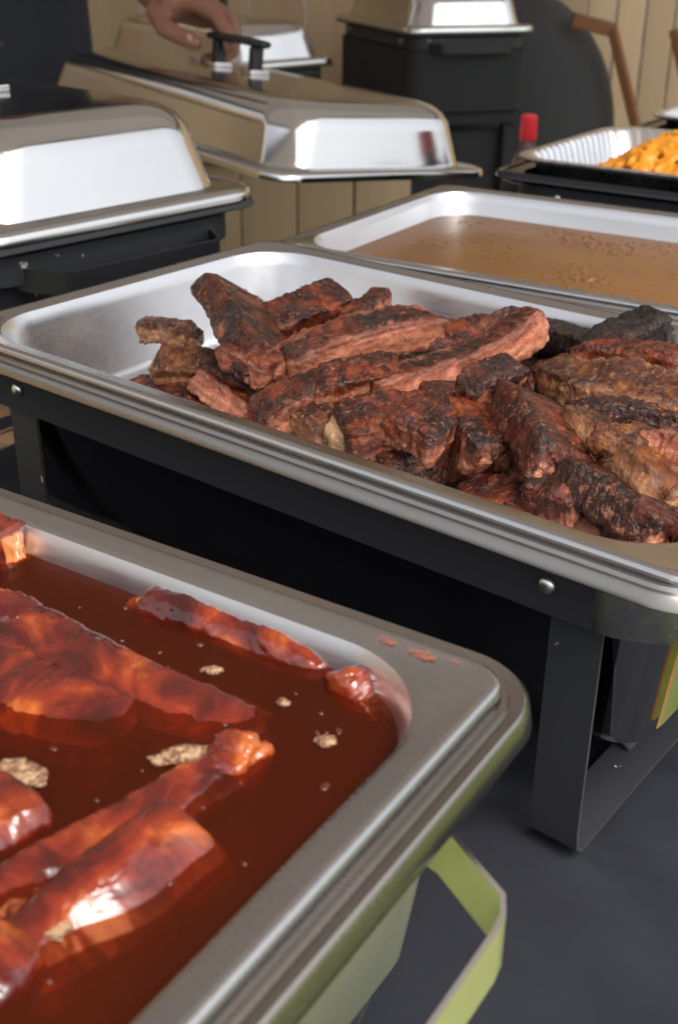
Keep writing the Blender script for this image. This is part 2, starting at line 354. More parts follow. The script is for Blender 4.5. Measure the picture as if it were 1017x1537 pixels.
# ================================================================ BUFFET TABLE AND CLOTH
table = thing('folding_table', 'long folding table hidden under the charcoal cloth', 'table', (.36, .45, 0))
boxo('tabletop', (0, 0, TAB - .045), (.86, 2.9, .03), M['grip'], table)
for sx in (-1, 1):
    for sy in (-1, 1): boxo('leg', (sx * .36, sy * 1.3, .344), (.035, .035, .688), M['grip'], table)
def cloth_z(x, y):
    p = Vector((x, y, 0)); f = 0
    # long soft creases running with the table, and a few cross ripples
    for (ang, fr_, amp, ph) in ((.62, 15, .0075, .3), (.35, 8.5, .006, 1.1), (1.25, 12, .003, 2.0), (-.5, 21, .003, .7)):
        s = x * math.sin(ang) - y * math.cos(ang) + .05 * noise.noise(p * 3.5 + Vector((ph, 0, 0)))
        f += amp * (abs(math.sin(s * fr_ + ph)) ** .6 - 1) * (.6 + .8 * noise.noise(p * 4 + Vector((0, ph * 3, 5))))
    for (ang, fr_, amp, ph) in ((.75, 44, .0030, .2), (.1, 37, .0022, 1.9)):
        s = x * math.sin(ang) - y * math.cos(ang) + .05 * noise.noise(p * 6 + Vector((ph, 2, 0)))
        f += amp * (abs(math.sin(s * fr_ + ph)) ** .5 - 1) * max(0, .5 + 1.3 * noise.noise(p * 6 + Vector((3, ph * 3, 5))))
    dl = ((x - .470) * .55 + (y - .045) * .835) + .012 * noise.noise(p * 9)      # one long valley beside the feet
    f -= .010 * math.exp(-(dl / .013) ** 2) + .004 * math.exp(-((dl + .06) / .012) ** 2)
    f += .005 * (noise.noise(p * 7) - .5)
    return TAB - .0005 + min(0, max(f, -.022))
bm = bmesh.new(); nx, ny = 170, 330; X0, X1, Y0, Y1 = -.16, .81, -1.02, 1.92; dr = .34; g = []
ex = [-dr + 0] ; rows = []
def edge_pos(u, a, b):      # flat between a and b, then hanging down
    if u < a: return a - .02 * min(1, (a - u) / .05), u - a
    if u > b: return b + .02 * min(1, (u - b) / .05), b - u
    return u, 0
for i in range(nx + 1):
    row = []
    for j in range(ny + 1):
        u = X0 - dr + (X1 - X0 + 2 * dr) * i / nx; v = Y0 - dr + (Y1 - Y0 + 2 * dr) * j / ny
        x, dx = edge_pos(u, X0, X1); y, dy = edge_pos(v, Y0, Y1); d = min(dx, dy)
        z = cloth_z(x, y)
        if d < 0:
            z += d; wv = .018 * math.sin((u if dy < dx else v) * 26) * min(1, -d / .15)
            if dx <= dy: x += (wv if u > X1 else -wv) + (.01 if u > X1 else -.01)
            else: y += wv + (.01 if v > Y1 else -.01)
        row.append(bm.verts.new((x, y, z)))
    rows.append(row)
for i in range(nx):
    for j in range(ny): bm.faces.new((rows[i][j], rows[i + 1][j], rows[i + 1][j + 1], rows[i][j + 1]))
tag(from_bm('tablecloth', bm, M['cloth']), 'dark charcoal cloth with soft creases covering the buffet table', 'tablecloth')

# ================================================================ CHAFING DISHES
CL, CW = .56, .35
def chafer(label, loc, rz, H=.185, Wd=CW, group=None, lime_refl=None, pan_mat='mirror', rim_mat='steel', handle_mat=None, end_mat=None, band=None, xin=.008, ends=None, lip=.008):
    """loc = centre on the table; rim at local z = H"""
    t = thing('chafing_dish', label, 'chafing dish', loc, (0, 0, rz), group)
    hx, hy = CL / 2, Wd / 2
    b = rlofto('water_pan', [(hx - xin - .045, hy - .054, .012, H - .118), (hx - xin - .036, hy - .046, .018, H - .116), (hx - xin - .031, hy - .041, .021, H - .108), (hx - xin - .022, hy - .032, .022, H - .03), (hx - .021, hy - .028, .022, H - .012)], [M[pan_mat], M[end_mat or pan_mat]], t, cap0=True)
    for p in b.data.polygons: p.material_index = 1 if p.center.x > hx - xin - .060 else 0
    rm = rlofto('rim', [(hx - .028, hy - .028, .045, H - .012), (hx - .004, hy - .004, .032, H - lip), (hx - .001, hy - .001, .032, H - lip + .001), (hx, hy, .032, H - lip + .002), (hx - .001, hy - .001, .032, H - .002), (hx - .003, hy - .003, .030, H), (hx - .0075, hy - .0075, .027, H - .0012), (hx - .0085, hy - .0085, .026, H + .0006), (hx - .0105, hy - .0105, .025, H + .0006), (hx - .0115, hy - .0115, .024, H - .0014), (hx - .024, hy - .024, .035, H - .004), (hx - .026, hy - .026, .035, H - .02)], M[rim_mat], b, n=10, autosm=40)
    # frame band below the rim
    def band_piece(nm, lo, hi, m_):
        o_ = rrect(hx - .017, hy - .019, .045, 0); i_ = rrect(hx - .019, hy - .021, .043, 0); n_ = len(o_); bm = bmesh.new(); ks = [(k % n_) for k in range(lo, hi + 1)]
        rows = [[bm.verts.new((q[k][0], q[k][1], z)) for q, z in ((o_, H - .040), (o_, H - .014), (i_, H - .014), (i_, H - .040))] for k in ks]
        for a_, b_ in zip(rows, rows[1:]):
            for j in range(4): bm.faces.new((a_[j], a_[(j + 1) % 4], b_[(j + 1) % 4], b_[j]))
        bm.faces.new(rows[0]); bm.faces.new(rows[-1]); from_bm(nm, bm, m_, t, True, 35)
    band_piece('end_band', 27, 44, M[ends or ('steel' if lime_refl is None else 'palefilm')]); band_piece('end_band', 9, 26, M[ends or ('steel' if lime_refl is None else 'palefilm')])
    band_piece('side_band', 8, 9, M[band or 'steel']); band_piece('side_band', 26, 27, M[band or 'steel'])
    for s in (-1, 1):
        xc = s * (hx - .0735)
        ys = hy - .029 + .0
        def lp(sy): return [(xc, sy * (ys - .004), H - .022), (xc, sy * ys, H - .05), (xc, sy * ys, .020), (xc, sy * (ys - .002), .009), (xc, sy * (ys - .008), .0035)]
        strap('leg', lp(-1), (1, 0, 0), .027, .0022, [M['black'], M['edge']], t)
        strap('leg', lp(1), (1, 0, 0), .027, .0022, [M['black'], M['edge']], t)
        strap('foot_bar', [(xc, -ys + .008, .0035), (xc, -ys * .5, .006), (xc, ys * .5, .006), (xc, ys - .008, .0035)], (1, 0, 0), .027, .0022, [M['black'], M['edge']], t)
        for sy in (-1, 1):
            bm = bmesh.new(); ball(bm, (0, 0, 0), (.0045, .003, .0045), u=12, v=8)
            o = from_bm('rivet', bm, M['edge'], t); o.location = (xc - s * .012, sy * (ys + .0115), H - .024)
    # fuel shelf between the two end frames
    strap('fuel_shelf', [(-hx + .075, -.02, .010), (-hx + .10, -.02, .024), (hx - .10, -.02, .024), (hx - .075, -.02, .010)], (0, 1, 0), .07, .002, [M['black'], M['edge']], t)
    for s in (-1, 1):
        hm = M[handle_mat] if handle_mat else M['mirror']
        pts = [(s * (hx - .030), .112, H - .036), (s * (hx - .012), .108, H - .036), (s * (hx + .019), .090, H - .036), (s * (hx + .0225), .083, H - .036), (s * (hx + .0235), .076, H - .036)]
        pts += [(a, -b_, c) for a, b_, c in reversed(pts)]
        strap('handle', pts, (0, 0, 1), .022, .0018, [hm, M['edge']], t)
    return t
def food_pan(label, loc, rz, H=.185, Wd=CW, depth=.065, group=None):
    """steel insert pan; its origin on the table below its centre"""
    t = thing('food_pan', label, 'pan', (loc[0], loc[1], loc[2] + H - depth), (0, 0, rz), group); hx, hy = CL / 2 - .013, Wd / 2 - .013; z0 = depth + .001
    rlofto('basin', [(hx - .034, hy - .034, .035, z0 - depth), (hx - .027, hy - .027, .040, z0 - depth + .002), (hx - .024, hy - .024, .042, z0 - depth + .008), (hx - .018, hy - .018, .046, z0 - .008), (hx - .0165, hy - .0165, .047, z0 - .002), (hx - .0145, hy - .0145, .048, z0 + .002)], M['panin'], t, cap0=True, n=12, autosm=60)
    rlofto('rim', [(hx - .0145, hy - .0145, .048, z0 + .002), (hx - .012, hy - .012, .045, z0 + .0032), (hx - .0045, hy - .0045, .016, z0 + .0036), (hx - .0028, hy - .0028, .0155, z0 + .0042), (hx - .0008, hy - .0008, .015, z0 + .003), (hx, hy, .015, z0 + .0006), (hx, hy, .015, z0 - .0048), (hx - .002, hy - .002, .014, z0 - .0048), (hx - .0035, hy - .0035, .014, z0 + .0008), (hx - .0125, hy - .0125, .045, z0 + .001), (hx - .0155, hy - .0155, .046, z0 - .0005)], M['steel'], t, n=12, autosm=50)
    return t
def centre(corner, rz, fx, fy, Wd=CW):
    """centre of a dish from one corner; fx, fy = +1/-1 direction from that corner to the centre"""
    a = Vector((fx * CL / 2, fy * Wd / 2, 0)); a.rotate(Matrix.Rotation(rz, 3, 'Z')); return Vector((corner[0], corner[1], 0)) + a
RB = (R(-3.387), centre((0, 0), R(-3.387), 1, 1))
SA = (R(2.635), centre((.5267, -.1060), R(2.635), -1, -1))
BN = (R(3.451), centre((-.0194, .378), R(3.451), 1, 1, .364))
CN = (R(.824), centre((-.0134, .8037), R(.824), 1, 1))
P5 = (R(2), centre((-.02, 1.235), R(2), 1, 1))
def at(c, z=TAB): return (c[1].x, c[1].y, z)
ribs_ch = chafer('steel chafing dish on black strap legs holding the dry smoked ribs', at(RB), RB[0], pan_mat='darkmirror', end_mat='mirror', band='matblack', rim_mat='darkrim')  # dark pan sides and side bands, bright end: reflections painted into the metal
sauce_ch = chafer('steel chafing dish with lime tinted handle holding the ribs in sauce', at(SA), SA[0], lime_refl=1, xin=0, lip=.013, rim_mat='ring', handle_mat='film', pan_mat='palefilm')  # lime on pan, end bands and handle is a painted reflection
beans_ch = chafer('chafing dish with dark rim holding the baked beans', at(BN), BN[0], H=.165, Wd=.364, rim_mat='darkrim', pan_mat='darkmirror', band='blackgloss')
corn_ch = chafer('black chafing dish holding the foil tray of orange pasta', at(CN), CN[0], H=.175, rim_mat='blackgloss', pan_mat='blackgloss', band='black', ends='black', handle_mat='grip')
far_ch = chafer('black chafing dish next past the orange pasta, holding an empty foil tray', at(P5), P5[0], H=.175, rim_mat='blackgloss', pan_mat='blackgloss', band='black', ends='black', handle_mat='grip')
# painted lime reflection with an orange edge, on the end of the ribs' water pan
def refl_sheet(name, k0, k1, m_, out=.0012):
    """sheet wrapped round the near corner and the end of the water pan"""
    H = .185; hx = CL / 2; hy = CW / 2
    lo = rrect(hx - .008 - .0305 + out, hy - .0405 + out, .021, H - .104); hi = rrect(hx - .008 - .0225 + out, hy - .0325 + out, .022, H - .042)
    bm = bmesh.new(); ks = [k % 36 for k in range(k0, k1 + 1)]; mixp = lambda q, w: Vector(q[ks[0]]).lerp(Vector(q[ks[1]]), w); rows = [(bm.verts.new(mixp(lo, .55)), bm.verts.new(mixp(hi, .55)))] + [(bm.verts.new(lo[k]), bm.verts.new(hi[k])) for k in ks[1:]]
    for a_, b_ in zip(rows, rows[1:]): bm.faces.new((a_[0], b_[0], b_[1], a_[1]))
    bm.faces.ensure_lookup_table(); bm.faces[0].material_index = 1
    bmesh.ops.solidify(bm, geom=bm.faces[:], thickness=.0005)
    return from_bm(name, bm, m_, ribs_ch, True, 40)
refl_sheet('film', 33, 36, [M['film'], M['orange']])
ribs_pan = food_pan('steel pan heaped with dry smoked ribs', at(RB), RB[0])
sauce_pan = food_pan('steel pan filled with dark red barbecue sauce', at(SA), SA[0])
beans_pan = food_pan('pale steel pan of baked beans between the ribs and the pasta', at(BN), BN[0], H=.165, Wd=.364)

# dried sauce smears on the rim corner of the sauce pan
for k, (sx, sy, r_) in enumerate(((-.062, -.0215, .0045), (-.046, -.0225, .0062), (-.034, -.0195, .0022))):
    bm = bmesh.new(); vs = []
    for a in range(22):
        rr = r_ * (.7 + .5 * noise.noise(Vector((a * .9, k * 5, 0)))); vs.append(bm.verts.new((rr * 1.25 * math.cos(a * math.tau / 22), rr * .55 * math.sin(a * math.tau / 22), 0)))
    f = bm.faces.new(vs); r = bmesh.ops.extrude_face_region(bm, geom=[f]); bmesh.ops.translate(bm, vec=(0, 0, .0004), verts=[v for v in r['geom'] if isinstance(v, bmesh.types.BMVert)])
    o = from_bm('sauce_smear', bm, M['stain'], sauce_pan, False); o.location = (CL / 2 + sx, CW / 2 + sy, .065 + .0050)

# ================================================================ RIBS
def superc(a, e): c = math.cos(a); s = math.sin(a); return (math.copysign(abs(c) ** e, c), math.copysign(abs(s) ** e, s))
def rib_mesh(name, Ln, wd, th, bend, seed, tip=0, tip2=0, cut=.5, char=0, amp=1.0, nl=84, nr=48, twist=0, ex=.32, hf=1.0):
    rnd = random.Random(seed); off = Vector((rnd.uniform(0, 50), rnd.uniform(0, 50), rnd.uniform(0, 50))); nz = noise.noise
    V, C = [], []; sk = rnd.uniform(-.35, .35); sk2 = rnd.uniform(-.35, .35)
    for i in range(nl + 1):
        t = i / nl; e = abs(2 * t - 1); k = max(.0, (1 - e ** 14)) ** .5
        wv = 1 + .20 * nz(Vector((t * 2.2, seed * 1.7, 0))); tv = 1 + .22 * nz(Vector((t * 2.4, seed * 2.3, 9))); bone = 0
        for fl, tt in ((tip, 1 - t), (tip2, t)):
            if fl and tt < .15: q = tt / .15; q = max(0, min(1, (q - .35) / .55)); q = q * q * (3 - 2 * q); bone = max(bone, 1 - q * 1.2); wv *= .42 + .58 * q; tv *= .5 + .5 * q
        zb = bend * (1 - (2 * t - 1) ** 2) - bend * .5; yb = .25 * bend * math.sin(t * 5 + seed); tw = twist * (t - .5)
        for j in range(nr):
            a = 2 * math.pi * j / nr; c, s_ = superc(a, ex)
            y = c * wd / 2 * wv * (.25 + .75 * k); z = s_ * th / 2 * tv * (.25 + .75 * k)
            if i in (0, nl): y *= .3; z *= .3
            y, z = y * math.cos(tw) - z * math.sin(tw), y * math.sin(tw) + z * math.cos(tw)
            x = (t - .5) * Ln + e ** 3 * (sk * y + sk2 * z)       # ends cut on a slant
            p = Vector((x, y + yb, z + zb)); q = p + off; nn = Vector((0, c, s_)); nn.normalize(); nn.x = (2 * t - 1) ** 9 * 1.2
            rid = 1 - abs(nz(q * 75)) * 2
            d = .0020 * nz(q * 30) + .0014 * rid * nz(q * 40) + hf * (.0013 * nz(q * 130) + .0012 * nz(q * 290) + .0007 * nz(q * 620))
            d += .0036 * hf * (abs(nz(Vector((q.x * 14, q.y * 150, q.z * 150)))) - .2) * (1 if abs(c) > .75 else .4)
            d *= amp * (.45 if bone > .5 else 1)
            V.append(p + nn * d)
            bk = (abs(s_) - abs(c)) * .55 * cut + .78 - cut * .52 + .10 * (s_ > 0)
            if e > .93: bk -= .18
            C += (min(1, max(0, bk)), min(1, max(0, char + .9 * nz(q * 22))), bone, .5 + .5 * s_)
    Fc = [(i * nr + j, (i + 1) * nr + j, (i + 1) * nr + (j + 1) % nr, i * nr + (j + 1) % nr) for i in range(nl) for j in range(nr)]
    Fc += [tuple(reversed(range(nr))), tuple(nl * nr + j for j in range(nr))]
    me = bpy.data.meshes.new(name); me.from_pydata(V, [], Fc); at_ = me.color_attributes.new('kind', 'FLOAT_COLOR', 'POINT'); at_.data.foreach_set('color', C)
    return me
def place_rib(name, a, b, wd, th, roll, bend, seed, style, label, group, tip=0, tip2=0, cut=.5, char=0, amp=1, twist=0, ex=.32, hf=1.0):
    a = Vector(a); b = Vector(b); a.z += RIM; b.z += RIM; T = b - a; Ln = T.length; T.normalize()
    up = Vector((0, 0, 1)); B = up.cross(T).normalized(); Nn = T.cross(B); q = Matrix.Rotation(R(roll), 3, T); B = q @ B; Nn = q @ Nn; c = (a + b) / 2
    mt = Matrix(((T.x, B.x, Nn.x, c.x), (T.y, B.y, Nn.y, c.y), (T.z, B.z, Nn.z, c.z), (0, 0, 0, 1)))
    o = link(name, rib_mesh(name, Ln, wd, th, bend, seed, tip, tip2, cut, char, amp, twist=twist, ex=ex, hf=hf), M[style]); o.matrix_world = mt
    return tag(o, label, 'rib', group)
G1 = 'smoked ribs heaped in the pan'; G2 = 'glazed ribs lying in barbecue sauce'
RIBS = [
    (([0.1193, 0.1763, 0.012], [0.2167, 0.1145, -0.022], 0.0504, 0.0252, -35, 0.004, 11, 'rib'), dict(label='upright dark barked rib slab leaning over the pile by the pan end', cut=0.15, char=0.15)),
    (([0.0682, 0.1383, -0.018], [0.118, 0.1527, -0.02], 0.0202, 0.0168, 0, 0.002, 12, 'ribfat'), dict(label='small rib with tan bone end lying highest at the pan end', tip2=1, cut=0.4)),
    (([0.1173, 0.1023, -0.028], [0.1605, 0.1284, -0.03], 0.0286, 0.0235, 20, 0.002, 13, 'ribfat'), dict(label='rib showing a pale round bone knuckle at the pan end', tip2=1, cut=0.6)),
    (([0.0995, 0.0953, -0.046], [0.1807, 0.1009, -0.042], 0.0252, 0.0185, 10, 0.003, 14, 'rib'), dict(label='low reddish rib lying along the near wall at the pan end', cut=0.55)),
    (([0.1583, 0.1103, -0.03], [0.2161, 0.0915, -0.038], 0.0302, 0.0185, -25, 0.002, 15, 'rib'), dict(label='short rib with raw pink cut face below the upright slab', cut=1.0)),
    (([0.1532, 0.1792, -0.012], [0.1757, 0.2545, -0.004], 0.0302, 0.0218, 25, 0.004, 16, 'rib'), dict(label='dark red rib lying behind the long pink rib', cut=0.25, char=0.1)),
    (([0.1981, 0.2172, -0.012], [0.1993, 0.2729, 0.0], 0.0168, 0.0151, 0, 0.002, 17, 'rib'), dict(label='thin rib with a narrow dark bone tip poking up behind the pink rib', tip=1, cut=0.4)),
    (([0.2125, 0.1242, -0.012], [0.2665, 0.2368, 0.0], 0.0286, 0.0252, 15, 0.006, 18, 'rib'), dict(label='long rib with pink cut side across the back of the pile', cut=1.15)),
    (([0.2478, 0.0561, -0.024], [0.2841, 0.1374, -0.004], 0.0286, 0.0252, 10, 0.006, 19, 'rib'), dict(label='dark glossy rib with tan underside lying across the pile front', cut=0.6, char=0.2)),
    (([0.2987, 0.1043, -0.01], [0.3381, 0.2484, 0.006], 0.0252, 0.0252, -5, -0.008, 20, 'rib'), dict(label='long curved rib with orange pink cut side and dark charred end', cut=0.95)),
    (([0.2913, 0.1887, -0.012], [0.3248, 0.2526, 0.008], 0.0202, 0.0185, 30, -0.004, 21, 'rib'), dict(label='thin dark rib lying along the top of the curved rib', cut=0.15, char=0.2)),
    (([0.2648, 0.2415, -0.02], [0.2831, 0.2896, -0.012], 0.0202, 0.0185, 0, 0.002, 22, 'rib'), dict(label='short dark rib behind the curved rib with a pale end', tip=1, cut=0.3)),
    (([0.2961, 0.0613, -0.02], [0.3543, 0.1159, -0.014], 0.037, 0.0286, 18, 0.005, 23, 'rib'), dict(label='thick reddish rib with knobbly bone end facing the near wall', tip2=1, cut=0.3)),
    (([0.3268, 0.0702, -0.034], [0.3641, 0.1237, -0.026], 0.0336, 0.0252, 15, 0.004, 24, 'rib'), dict(label='dark crusted rib wedged below the reddish one', cut=0.2, char=0.3)),
    (([0.3116, 0.1479, -0.016], [0.3923, 0.0918, -0.02], 0.0319, 0.0252, -10, 0.004, 25, 'rib'), dict(label='dark barked rib crossing under the curved rib', cut=0.3, char=0.25)),
    (([0.3788, 0.1383, -0.004], [0.4404, 0.0787, -0.012], 0.037, 0.0269, -25, 0.005, 26, 'rib'), dict(label='thick crusty rib standing in the middle of the pile', cut=0.15, char=0.1)),
    (([0.341, 0.202, -0.012], [0.3836, 0.0965, -0.024], 0.0134, 0.0168, 10, 0.003, 27, 'ribfat'), dict(label='thin pale membrane edged rib beside the thick crusty rib', cut=0.7)),
    (([0.3796, 0.0755, -0.04], [0.4638, 0.0782, -0.034], 0.0286, 0.0218, 10, 0.005, 28, 'rib'), dict(label='pinkish rib lying low along the near wall', cut=0.8)),
    (([0.4366, 0.092, -0.018], [0.5065, 0.0616, -0.022], 0.0386, 0.0252, -25, 0.004, 29, 'rib'), dict(label='rough crusted rib at the near wall beside the pan corner', cut=0.2, char=0.3)),
    (([0.4193, 0.1303, -0.002], [0.4939, 0.0807, -0.01], 0.0252, 0.0218, -20, 0.003, 30, 'ribfat'), dict(label='tan fatty rib running down beside the thick crusty rib', cut=0.75)),
    (([0.3922, 0.1764, -0.002], [0.4734, 0.1774, 0.004], 0.037, 0.0218, 14, 0.006, 31, 'ribfat'), dict(label='broad rib with pale yellow fat along its side', cut=0.85)),
    (([0.3671, 0.2493, -0.006], [0.4468, 0.2401, -0.0], 0.0252, 0.0218, 0, 0.004, 32, 'rib'), dict(label='brown rib lying behind the broad fatty rib', cut=0.5)),
    (([0.3718, 0.2501, -0.008], [0.4018, 0.2955, 0.01], 0.0252, 0.0202, 10, 0.002, 33, 'ribchar'), dict(label='black charred rib end sticking up behind the fatty rib', cut=0.1, char=0.6)),
    (([0.3052, 0.2946, -0.016], [0.3749, 0.2699, -0.01], 0.0269, 0.0202, 0, 0.004, 34, 'ribchar'), dict(label='dark brown rib lying at the back wall between curved rib and charred rib', cut=0.1, char=0.3)),
    (([0.4096, 0.1455, -0.006], [0.4766, 0.161, -0.002], 0.0218, 0.0202, -10, 0.004, 35, 'rib'), dict(label='glossy dark red rib below the fatty rib', cut=0.3, char=0.2)),
    (([0.4658, 0.1261, -0.004], [0.5057, 0.1158, -0.002], 0.0286, 0.0235, -10, 0.003, 36, 'rib'), dict(label='short rib with a bright pink cut end near the pan corner', cut=1.2)),
    (([0.4144, 0.212, -0.012], [0.5023, 0.1572, -0.014], 0.0286, 0.0218, -10, 0.003, 37, 'ribfat'), dict(label='tan rib under the pink cut rib', cut=0.6)),
    (([0.4757, 0.1319, -0.024], [0.5289, 0.0935, -0.024], 0.0302, 0.0218, -10, 0.003, 38, 'rib'), dict(label='dark rib in the near right pan corner', cut=0.3, char=0.3)),
    (([0.4054, 0.318, -0.012], [0.506, 0.2666, -0.012], 0.0302, 0.0218, 0, 0.004, 39, 'rib'), dict(label='brown rib at the far right end of the pan', cut=0.4)),
    (([0.4635, 0.2476, -0.016], [0.5411, 0.2145, -0.02], 0.0302, 0.0218, 0, 0.004, 40, 'rib'), dict(label='dark rib at the far right end beside the brown one', cut=0.4)),
    (([0.2706, 0.0845, -0.004], [0.3021, 0.131, 0.0], 0.024, 0.022, 20, 0.004, 41, 'rib'), dict(label='glossy amber edged rib end bridging the front rib and the curved rib', cut=0.5)),
    (([0.3297, 0.0818, -0.006], [0.3681, 0.0762, -0.012], 0.026, 0.022, 10, 0.003, 42, 'rib'), dict(label='reddish rib leaning down towards the near wall in mid pile', cut=0.35)),
    (([0.3495, 0.1231, -0.004], [0.361, 0.1684, 0.002], 0.022, 0.022, 10, 0.003, 43, 'rib'), dict(label='short dark rib under the charred end of the curved rib', cut=0.3, char=0.3)),
    (([0.3695, 0.1957, -0.004], [0.4197, 0.1629, -0.0], 0.024, 0.022, 10, 0.003, 44, 'ribfat'), dict(label='small tan rib between the thick crusty rib and the fatty rib', cut=0.5, tip=1)),
    (([0.4505, 0.0962, -0.006], [0.4674, 0.1307, -0.002], 0.024, 0.022, 10, 0.003, 45, 'ribfat'), dict(label='pale short rib wedged beside the tan fatty rib', cut=0.7)),
    (([0.4248, 0.073, -0.022], [0.4563, 0.0718, -0.024], 0.026, 0.022, 15, 0.003, 46, 'rib'), dict(label='crusted rib scrap lying against the near wall', cut=0.3, char=0.2)),
    (([0.2487, 0.0862, -0.016], [0.2948, 0.0717, -0.026], 0.026, 0.022, 15, 0.003, 47, 'ribfat'), dict(label='tan bone sided rib under the front rib', cut=0.7)),
    (([0.1725, 0.1192, -0.006], [0.2192, 0.1102, -0.012], 0.026, 0.02, 15, 0.003, 48, 'rib'), dict(label='orange edged rib at the foot of the upright slab', cut=0.8)),
    (([0.1137, 0.1279, -0.04], [0.2132, 0.1242, -0.036], 0.042, 0.032, 0, 0.003, 60, 'rib'), dict(label='dark rib buried under the upper ribs in the pile', cut=0.35, char=0.25)),
    (([0.1677, 0.1515, -0.04], [0.1847, 0.2407, -0.036], 0.042, 0.032, 0, 0.003, 61, 'rib'), dict(label='dark rib buried under the upper ribs in the pile', cut=0.35, char=0.25)),
    (([0.2282, 0.1485, -0.04], [0.2635, 0.227, -0.036], 0.042, 0.032, 0, 0.003, 62, 'rib'), dict(label='dark rib buried under the upper ribs in the pile', cut=0.35, char=0.25)),
    (([0.2954, 0.1133, -0.04], [0.3123, 0.1987, -0.036], 0.042, 0.032, 0, 0.003, 63, 'rib'), dict(label='dark rib buried under the upper ribs in the pile', cut=0.35, char=0.25)),
    (([0.2501, 0.2308, -0.04], [0.2805, 0.3132, -0.036], 0.042, 0.032, 0, 0.003, 64, 'rib'), dict(label='dark rib buried under the upper ribs in the pile', cut=0.35, char=0.25)),
    (([0.3509, 0.1167, -0.04], [0.3694, 0.1836, -0.036], 0.042, 0.032, 0, 0.003, 65, 'rib'), dict(label='dark rib buried under the upper ribs in the pile', cut=0.35, char=0.25)),
    (([0.3717, 0.1447, -0.04], [0.4366, 0.1348, -0.036], 0.042, 0.032, 0, 0.003, 66, 'rib'), dict(label='dark rib buried under the upper ribs in the pile', cut=0.35, char=0.25)),
    (([0.3375, 0.2464, -0.04], [0.3767, 0.3123, -0.036], 0.042, 0.032, 0, 0.003, 67, 'rib'), dict(label='dark rib buried under the upper ribs in the pile', cut=0.35, char=0.25)),
    (([0.4019, 0.1929, -0.04], [0.4284, 0.2561, -0.036], 0.042, 0.032, 0, 0.003, 68, 'rib'), dict(label='dark rib buried under the upper ribs in the pile', cut=0.35, char=0.25)),
    (([0.3572, 0.3115, -0.04], [0.3932, 0.3985, -0.036], 0.042, 0.032, 0, 0.003, 69, 'rib'), dict(label='dark rib buried under the upper ribs in the pile', cut=0.35, char=0.25)),
    (([0.3036, 0.2711, -0.04], [0.3207, 0.3436, -0.036], 0.042, 0.032, 0, 0.003, 70, 'rib'), dict(label='dark rib buried under the upper ribs in the pile', cut=0.35, char=0.25)),
    (([0.2391, 0.0981, -0.04], [0.276, 0.1417, -0.036], 0.042, 0.032, 0, 0.003, 71, 'rib'), dict(label='dark rib buried under the upper ribs in the pile', cut=0.35, char=0.25)),
    (([0.4489, 0.1546, -0.04], [0.465, 0.2285, -0.036], 0.042, 0.032, 0, 0.003, 72, 'rib'), dict(label='dark rib buried under the upper ribs in the pile', cut=0.35, char=0.25)),
    (([0.2101, 0.2749, -0.04], [0.2485, 0.3294, -0.036], 0.042, 0.032, 0, 0.003, 73, 'rib'), dict(label='dark rib buried under the upper ribs in the pile', cut=0.35, char=0.25)),
]
SRIBS = [
    (([0.3447, -0.1469, -0.013], [0.4466, -0.1379, -0.015], 0.019, 0.02, 0, 0.003, 81, 'glaze'), dict(label='long thin orange rib breaking the sauce surface along the pan wall', hf=0.75, tip2=1, cut=0.5, amp=0.8, ex=0.8)),
    (([0.4547, -0.144, -0.005], [0.4733, -0.1469, -0.021], 0.015, 0.016, 0, 0.0, 82, 'glaze'), dict(label='short red rib tip poking out of the sauce near the pan corner', hf=0.75, cut=0.5, amp=0.6, ex=0.8)),
    (([0.2729, -0.1985, -0.018], [0.4538, -0.1898, -0.021], 0.04, 0.024, 22, 0.006, 83, 'glaze'), dict(label='broad red slab of rib with a raised orange edge', hf=0.75, cut=0.5, amp=0.7, ex=0.75)),
    (([0.3176, -0.2225, -0.019], [0.4123, -0.2172, -0.023], 0.05, 0.024, 16, 0.004, 84, 'glaze'), dict(label='broad glossy red rib slab lying in front of the raised edge', hf=0.75, cut=0.5, amp=0.6, ex=0.75)),
    (([0.4316, -0.3021, -0.018], [0.4553, -0.1933, -0.018], 0.024, 0.022, 26, 0.004, 85, 'glaze'), dict(label='long orange rib running slantwise to the glinting knob', hf=0.75, cut=0.5, amp=0.7, ex=0.8)),
    (([0.4584, -0.3064, -0.027], [0.4636, -0.2291, -0.019], 0.04, 0.034, 36, 0.003, 86, 'glaze'), dict(label='thick wedge shaped rib with a wide white sheen', hf=0.2, cut=0.5, amp=0.6, ex=0.58)),
    (([0.2474, -0.156, -0.007], [0.287, -0.1535, -0.005], 0.022, 0.022, 0, 0.002, 87, 'glaze'), dict(label='pink rib tip in the pan corner by the far wall', hf=0.75, tip=1, cut=0.5)),
    (([0.2959, -0.1978, -0.01], [0.3326, -0.1836, -0.01], 0.022, 0.02, 0, 0.002, 88, 'glaze'), dict(label='dark glinting rib end between the pink tip and the red slab', hf=0.75, cut=0.3, char=0.5, ex=0.8)),
    (([0.4005, -0.2971, -0.015], [0.4109, -0.2586, -0.013], 0.036, 0.024, 0, 0.003, 89, 'glaze'), dict(label='purplish rib end with white glints at the pan side', hf=0.75, cut=0.4, amp=0.6, ex=0.8)),
    (([0.4562, -0.3334, -0.015], [0.4538, -0.2982, -0.014], 0.03, 0.024, 0, 0.003, 90, 'glaze'), dict(label='dark rib end beside the wedge shaped rib', hf=0.75, cut=0.4, amp=0.6, ex=0.8)),
    (([0.4537, -0.2141, -0.015], [0.453, -0.1946, -0.011], 0.018, 0.018, 0, 0.002, 91, 'glaze'), dict(label='rough knob of rib with white glints beside the slanting rib', hf=0.75, cut=0.4, amp=1.4, ex=0.8)),
]
SAUCE_Z = -0.009
